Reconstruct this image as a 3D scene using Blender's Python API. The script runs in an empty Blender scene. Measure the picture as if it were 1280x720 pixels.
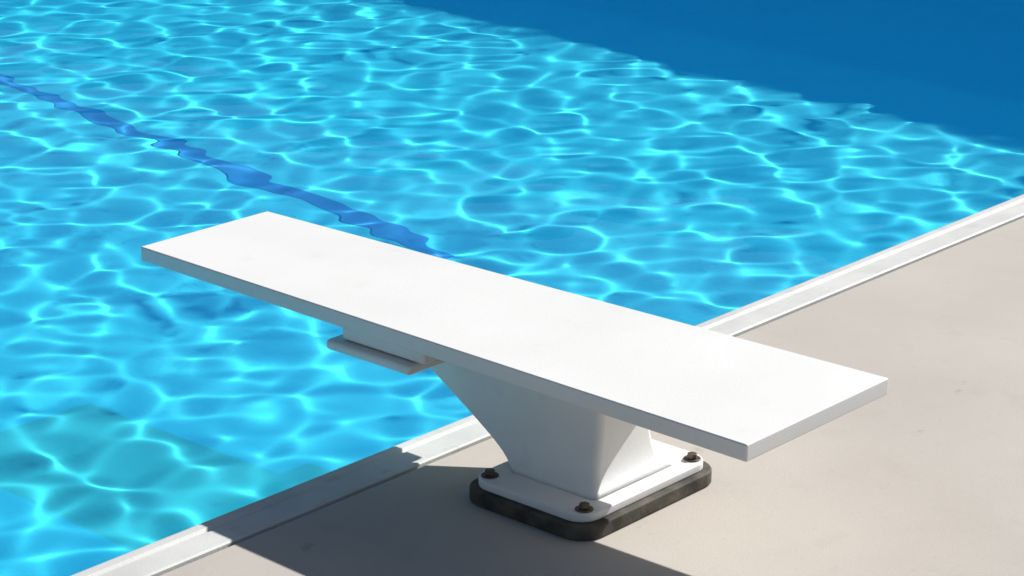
import bpy, bmesh, math, numpy as np
from mathutils import Vector, Matrix, noise
sc=bpy.context.scene
TH=0.037; xt=-0.774; L=1.872; h=0.345; xp=0.505
WL=-0.06; FL=-2.45
tx,ty=.25,1.43

def mat(name): 
    m=bpy.data.materials.new(name); m.use_nodes=True; return m,m.node_tree.nodes,m.node_tree.links,m.node_tree.nodes["Principled BSDF"]
def noisy(name,c1,c2,scale,rough,bump=0.0,bscale=80,detail=6,metal=0,spots=None):
    m,n,l,b=mat(name)
    tc=n.new("ShaderNodeTexCoord"); nz=n.new("ShaderNodeTexNoise"); nz.inputs["Scale"].default_value=scale; nz.inputs["Detail"].default_value=detail
    cr=n.new("ShaderNodeValToRGB"); cr.color_ramp.elements[0].position=.3; cr.color_ramp.elements[1].position=.7
    cr.color_ramp.elements[0].color=(*c1,1); cr.color_ramp.elements[1].color=(*c2,1)
    l.new(tc.outputs["Object"],nz.inputs["Vector"]); l.new(nz.outputs["Fac"],cr.inputs["Fac"])
    col=cr.outputs["Color"]
    if spots:
        for sc_,lo,hi,c,amt in spots:
            n3=n.new("ShaderNodeTexNoise"); n3.inputs["Scale"].default_value=sc_; n3.inputs["Detail"].default_value=5; n3.inputs["Roughness"].default_value=.6
            mr=n.new("ShaderNodeMapRange"); mr.inputs["From Min"].default_value=lo; mr.inputs["From Max"].default_value=hi; mr.inputs["To Max"].default_value=amt
            mixn=n.new("ShaderNodeMix"); mixn.data_type='RGBA'
            l.new(tc.outputs["Object"],n3.inputs["Vector"]); l.new(n3.outputs["Fac"],mr.inputs["Value"]); l.new(mr.outputs["Result"],mixn.inputs[0])
            l.new(col,mixn.inputs[6]); mixn.inputs[7].default_value=(*c,1); col=mixn.outputs[2]
    l.new(col,b.inputs["Base Color"])
    b.inputs["Roughness"].default_value=rough; b.inputs["Metallic"].default_value=metal
    if bump:
        n2=n.new("ShaderNodeTexNoise"); n2.inputs["Scale"].default_value=bscale; n2.inputs["Detail"].default_value=4
        bp=n.new("ShaderNodeBump"); bp.inputs["Strength"].default_value=bump; bp.inputs["Distance"].default_value=.003
        l.new(tc.outputs["Object"],n2.inputs["Vector"]); l.new(n2.outputs["Fac"],bp.inputs["Height"]); l.new(bp.outputs["Normal"],b.inputs["Normal"])
    return m
def obj(name,verts,faces,m=None,parent=None,smooth=False,bevel=0,seg=3):
    me=bpy.data.meshes.new(name); me.from_pydata([tuple(map(float,v)) for v in verts],[],faces); me.validate()
    bm=bmesh.new(); bm.from_mesh(me); bmesh.ops.recalc_face_normals(bm,faces=bm.faces); bm.to_mesh(me); bm.free()
    o=bpy.data.objects.new(name,me); sc.collection.objects.link(o)
    if m: me.materials.append(m)
    if parent: o.parent=parent
    if smooth:
        for p in me.polygons: p.use_smooth=True
    if bevel:
        b=o.modifiers.new("b","BEVEL"); b.width=bevel; b.segments=seg; b.limit_method='ANGLE'; b.angle_limit=math.radians(35)
        for p in me.polygons: p.use_smooth=True
        w=o.modifiers.new("w","WEIGHTED_NORMAL")
    return o
def box(name,x0,x1,y0,y1,z0,z1,m,parent,bevel=.004):
    v=[(x,y,z) for z in (z0,z1) for x,y in ((x0,y0),(x1,y0),(x1,y1),(x0,y1))]
    return obj(name,v,[(3,2,1,0),(4,5,6,7),(0,1,5,4),(1,2,6,5),(2,3,7,6),(3,0,4,7)],m,parent,bevel=bevel)
def rrect(x0,x1,y0,y1,r,n=6):
    pts=[]
    for cx,cy,a0 in ((x1-r,y1-r,0),(x0+r,y1-r,90),(x0+r,y0+r,180),(x1-r,y0+r,270)):
        for i in range(n+1):
            a=math.radians(a0+90*i/n); pts.append((cx+r*math.cos(a),cy+r*math.sin(a)))
    return pts
def loft(name,rings,m,parent,smooth=True,bevel=0):
    v=[];k=len(rings[0][0])
    for pts,z in rings: v+=[(x,y,z) for x,y in pts]
    f=[]
    for i in range(len(rings)-1):
        for j in range(k): f.append((i*k+j,i*k+(j+1)%k,(i+1)*k+(j+1)%k,(i+1)*k+j))
    f.append(tuple(range(k-1,-1,-1))); f.append(tuple((len(rings)-1)*k+j for j in range(k)))
    return obj(name,v,f,m,parent,smooth=smooth,bevel=bevel)
def empty(name):
    o=bpy.data.objects.new(name,None); sc.collection.objects.link(o); return o

m_board=noisy("board_white",(.68,.675,.655),(.73,.72,.70),3,.6,.2,420,spots=[(9,.62,.75,(.60,.59,.56),.35)])
m_stand=noisy("stand_white",(.66,.66,.655),(.74,.74,.73),5,.45,.1,120,spots=[(16,.6,.75,(.5,.48,.44),.4)])
m_pad=noisy("pad_concrete",(.022,.020,.017),(.11,.097,.072),18,.8,.35,120)
m_bolt=noisy("bolt_rust",(.06,.045,.035),(.18,.14,.11),90,.5,.3,200,metal=.6)
m_cop=noisy("coping",(.50,.50,.48),(.62,.62,.59),5,.6,.2,220,spots=[(11,.58,.74,(.38,.36,.32),.6)])
m_deck=noisy("deck",(.425,.385,.34),(.49,.45,.40),1.6,.85,.35,480,detail=12,spots=[(5,.58,.8,(.35,.315,.27),.5),(60,.62,.76,(.30,.27,.23),.5),(4.2,.66,.69,(.24,.21,.18),.45)])
m_floor=noisy("liner",(.045,.84,.99),(.055,.89,1.0),1.2,.6)
m_lane=noisy("lane",(.003,.26,.60),(.006,.32,.66),3,.6)
m_blocker=noisy("blocker_green",(.015,.03,.012),(.05,.08,.03),9,.8,.8,30)  # dark green for the added off-frame blocker, keeps water reflections dark
mw,n,l,b=mat("water"); n.remove(b)
g=n.new("ShaderNodeBsdfRefraction"); g.inputs["IOR"].default_value=1.33; g.inputs["Roughness"].default_value=0; g.inputs["Color"].default_value=(.93,1,1,1)
gl=n.new("ShaderNodeBsdfGlossy"); gl.inputs["Roughness"].default_value=0.0
df=n.new("ShaderNodeBsdfDiffuse"); df.inputs["Color"].default_value=(.0,.28,1,1)
fr=n.new("ShaderNodeFresnel"); fr.inputs["IOR"].default_value=1.33
mu=n.new("ShaderNodeMath"); mu.operation='MULTIPLY'; mu.inputs[1].default_value=.6
mx=n.new("ShaderNodeMixShader"); mx2=n.new("ShaderNodeMixShader"); mx2.inputs[0].default_value=.19
l.new(g.outputs[0],mx2.inputs[1]); l.new(df.outputs[0],mx2.inputs[2])
l.new(fr.outputs[0],mu.inputs[0]); l.new(mu.outputs[0],mx.inputs[0]); l.new(mx2.outputs[0],mx.inputs[1]); l.new(gl.outputs[0],mx.inputs[2])
l.new(mx.outputs[0],n["Material Output"].inputs["Surface"])

X0,X1,Y0,Y1=-9.0,0.0,-3.5,9.7
def ringpts(o): return [(X0-o,Y0-o),(X1+o,Y0-o),(X1+o,Y1+o),(X0-o,Y1+o)]
def sweep(name,prof,m,parent):
    v=[];f=[]
    for o,z in prof: v+=[(x,y,z) for x,y in ringpts(o)]
    for i in range(len(prof)-1):
        for j in range(4): f.append((i*4+j,i*4+(j+1)%4,(i+1)*4+(j+1)%4,(i+1)*4+j))
    return obj(name,v,f,m,parent)
pool=empty("swimming_pool")
lip=[(0.008,-.10),(0.0,-.075),(0,-.02)]
for i in range(7):
    a=math.radians(180-90*i/6); lip.append((.018+.018*math.cos(a),-.009+.015*math.sin(a)))
lip+=[(.036,.006),(.040,.0035),(.044,.001),(.05,.001),(.054,.004),(.118,.004),(.124,.001),(.126,-.03)]
sweep("coping",lip,m_cop,pool)
shell=obj("pool_shell",[(x,y,z) for z in (FL,-.09) for x,y in ringpts(0.004)],[(0,1,2,3),(0,1,5,4),(1,2,6,5),(2,3,7,6),(3,0,4,7)],m_floor,pool)
l1=np.array([-6.1,3.14,FL]); l2=np.array([-3.13,2.97,FL])
d=(l2-l1); d/=np.linalg.norm(d); nn=np.array([-d[1],d[0],0])*.05; up=np.array([0,0,.004])
a=l1-d*2.6; bb=l2+d*.4
lane=obj("lane_line",[a+nn+up,a-nn+up,bb-nn+up,bb+nn+up],[(0,1,2,3)],m_lane,pool)
for o in (shell,lane): o.cycles.is_caustics_receiver=True
dv=[(.10,-.02),(.13,-.02),(.132,-.003),(.136,0)]
v=[];f=[]
for o,z in dv: v+=[(x,y,z) for x,y in ringpts(o)]
v+=[(x,y,0) for x,y in ringpts(60)]
for i in range(4):
    for j in range(4): f.append((i*4+j,i*4+(j+1)%4,(i+1)*4+(j+1)%4,(i+1)*4+j))
obj("pool_deck",v,f,m_deck)
st=.02; nx=int((X1-X0)/st); ny=int((Y1-Y0)/st)
xs=np.linspace(X0,X1,nx+1); ys=np.linspace(Y0,Y1,ny+1); XX,YY=np.meshgrid(xs,ys,indexing='ij')
rng=np.random.default_rng(21); Z=np.zeros_like(XX); NW=64
for i in range(NW):
    lam_=math.exp(rng.uniform(math.log(.135),math.log(.5))); k=2*math.pi/lam_; a=rng.normal(2.4,1.35)
    s=.0145*math.sqrt(2/NW)
    Z+=s/k*np.sin(k*(XX*math.cos(a)+YY*math.sin(a))+rng.uniform(0,6.28))
co=np.stack([XX,YY,Z+WL],-1).reshape(-1,3).astype(np.float32)
I=np.arange((nx+1)*(ny+1)).reshape(nx+1,ny+1)
F=np.stack([I[:-1,:-1],I[1:,:-1],I[1:,1:],I[:-1,1:]],-1).reshape(-1,4)
me=bpy.data.meshes.new("water"); me.vertices.add(len(co)); me.vertices.foreach_set("co",co.ravel())
me.loops.add(F.size); me.loops.foreach_set("vertex_index",F.ravel().astype(np.int32))
me.polygons.add(len(F)); me.polygons.foreach_set("loop_start",np.arange(0,F.size,4,dtype=np.int32)); me.polygons.foreach_set("loop_total",np.full(len(F),4,dtype=np.int32))
me.update(calc_edges=True); me.polygons.foreach_set("use_smooth",np.ones(len(F),dtype=bool)); me.materials.append(mw)
water=bpy.data.objects.new("water",me); sc.collection.objects.link(water); water.cycles.is_caustics_caster=True

db=empty("diving_board")
zb=h-TH; wt=.209; wb=.247
v=[(x,y,z) for z in (zb,h) for x,y in ((xt,-wt),(xt+L,-wb),(xt+L,wb),(xt,wt))]
obj("board",v,[(3,2,1,0),(4,5,6,7),(0,1,5,4),(1,2,6,5),(2,3,7,6),(3,0,4,7)],m_board,db,bevel=.004)
loft("pad",[(rrect(xp-.182,xp+.182,-.237,.237,.06),z) for z in (0,.034)],m_pad,db,smooth=False,bevel=.005)
loft("base_plate",[(rrect(xp-.165,xp+.165,-.22,.22,.05),z) for z in (.034,.054)],m_stand,db,smooth=False,bevel=.004)
for i,(dx,dy) in enumerate(((-.135,-.185),(.135,-.185),(.135,.185),(-.135,.185))):
    for nm,r,z0,z1,k in (("washer",.02,.054,.057,20),("bolt",.012,.057,.068,6)):
        pts=[(xp+dx+r*math.cos(6.2832*j/k),dy+r*math.sin(6.2832*j/k)) for j in range(k)]
        loft(f"{nm}_{i}",[(pts,z0),(pts,z1)],m_bolt,db,smooth=False,bevel=.0015)
rings=[]
for i in range(31):
    t=i/30; z=.054+(zb-.054)*t; fl=math.exp(-t*12)
    xf=xp-.10-.50*t**.88-.02*fl; xb=xp+.095+.03*fl; hw=.08+.03*(1-t)**2+.03*fl
    rings.append((rrect(xf,xb,-hw,hw,.018),z))
loft("stem",rings,m_stand,db)
box("fulcrum_block",xp-.57,xp-.31,-.208,.208,zb-.036,zb-.001,m_stand,db,.008)
box("fulcrum_tray",xp-.605,xp-.335,-.228,.228,zb-.063,zb-.038,m_stand,db,.01)

# unseen hedge-shaped blocker past the pool end, added to cast the dark band
tf=math.tan(math.asin(math.sin(math.atan(math.hypot(tx,ty)))/1.33))*(WL-FL)
ysurf=5.66+tf*ty/math.hypot(tx,ty)
FY=14.0; H=(FY-ysurf)/ty+WL
hx=np.arange(-30,12.01,.25); prof=[(0,z) for z in np.arange(0,H,.25)]+[(0,H)]+[(y,H) for y in np.arange(.3,1.3,.3)]+[(1.2,0)]
v=[];f=[];k=len(prof)
for x in hx:
    for y,z in prof:
        dn=noise.noise(Vector((x*2.1,y*2,z*2.1)))*.12
        v.append((x+dn,FY+y+dn,z+(dn*.5 if z>0 else 0)))
for i in range(len(hx)-1):
    for j in range(k-1): f.append((i*k+j,i*k+j+1,(i+1)*k+j+1,(i+1)*k+j))
obj("shadow_blocker",v,f,m_blocker)

S=Vector((tx,ty,1)).normalized()
ld=bpy.data.lights.new("sun","SUN"); ld.energy=7; ld.angle=math.radians(.5); ld.color=(1,.975,.94)
lo=bpy.data.objects.new("sun",ld); sc.collection.objects.link(lo); lo.rotation_euler=S.to_track_quat('Z','Y').to_euler(); lo.location=(0,0,8)
ld.cycles.is_caustics_light=True
w=bpy.data.worlds.new("World"); sc.world=w; w.use_nodes=True; wn=w.node_tree.nodes
sk=wn.new("ShaderNodeTexSky"); sk.sky_type='NISHITA'; sk.sun_disc=False
sk.sun_elevation=math.asin(S.z); sk.sun_rotation=math.atan2(S.x,S.y)
w.node_tree.links.new(sk.outputs[0],wn["Background"].inputs[0]); wn["Background"].inputs[1].default_value=.068
# camera
th,p=2.30494,.32012
fh=Vector((math.cos(th),math.sin(th),0)); r=Vector((math.sin(th),-math.cos(th),0)); fw=fh*math.cos(p)+Vector((0,0,-math.sin(p))); u=r.cross(fw)
cd=bpy.data.cameras.new("camera"); co_=bpy.data.objects.new("camera",cd); sc.collection.objects.link(co_); sc.camera=co_
co_.matrix_world=Matrix(((r[0],u[0],-fw[0],3.45987),(r[1],u[1],-fw[1],-3.53709),(r[2],u[2],-fw[2],1.99695),(0,0,0,1)))
cd.sensor_width=36; cd.lens=2827.27/1280*36; cd.clip_end=500
sc.view_settings.view_transform='Standard'
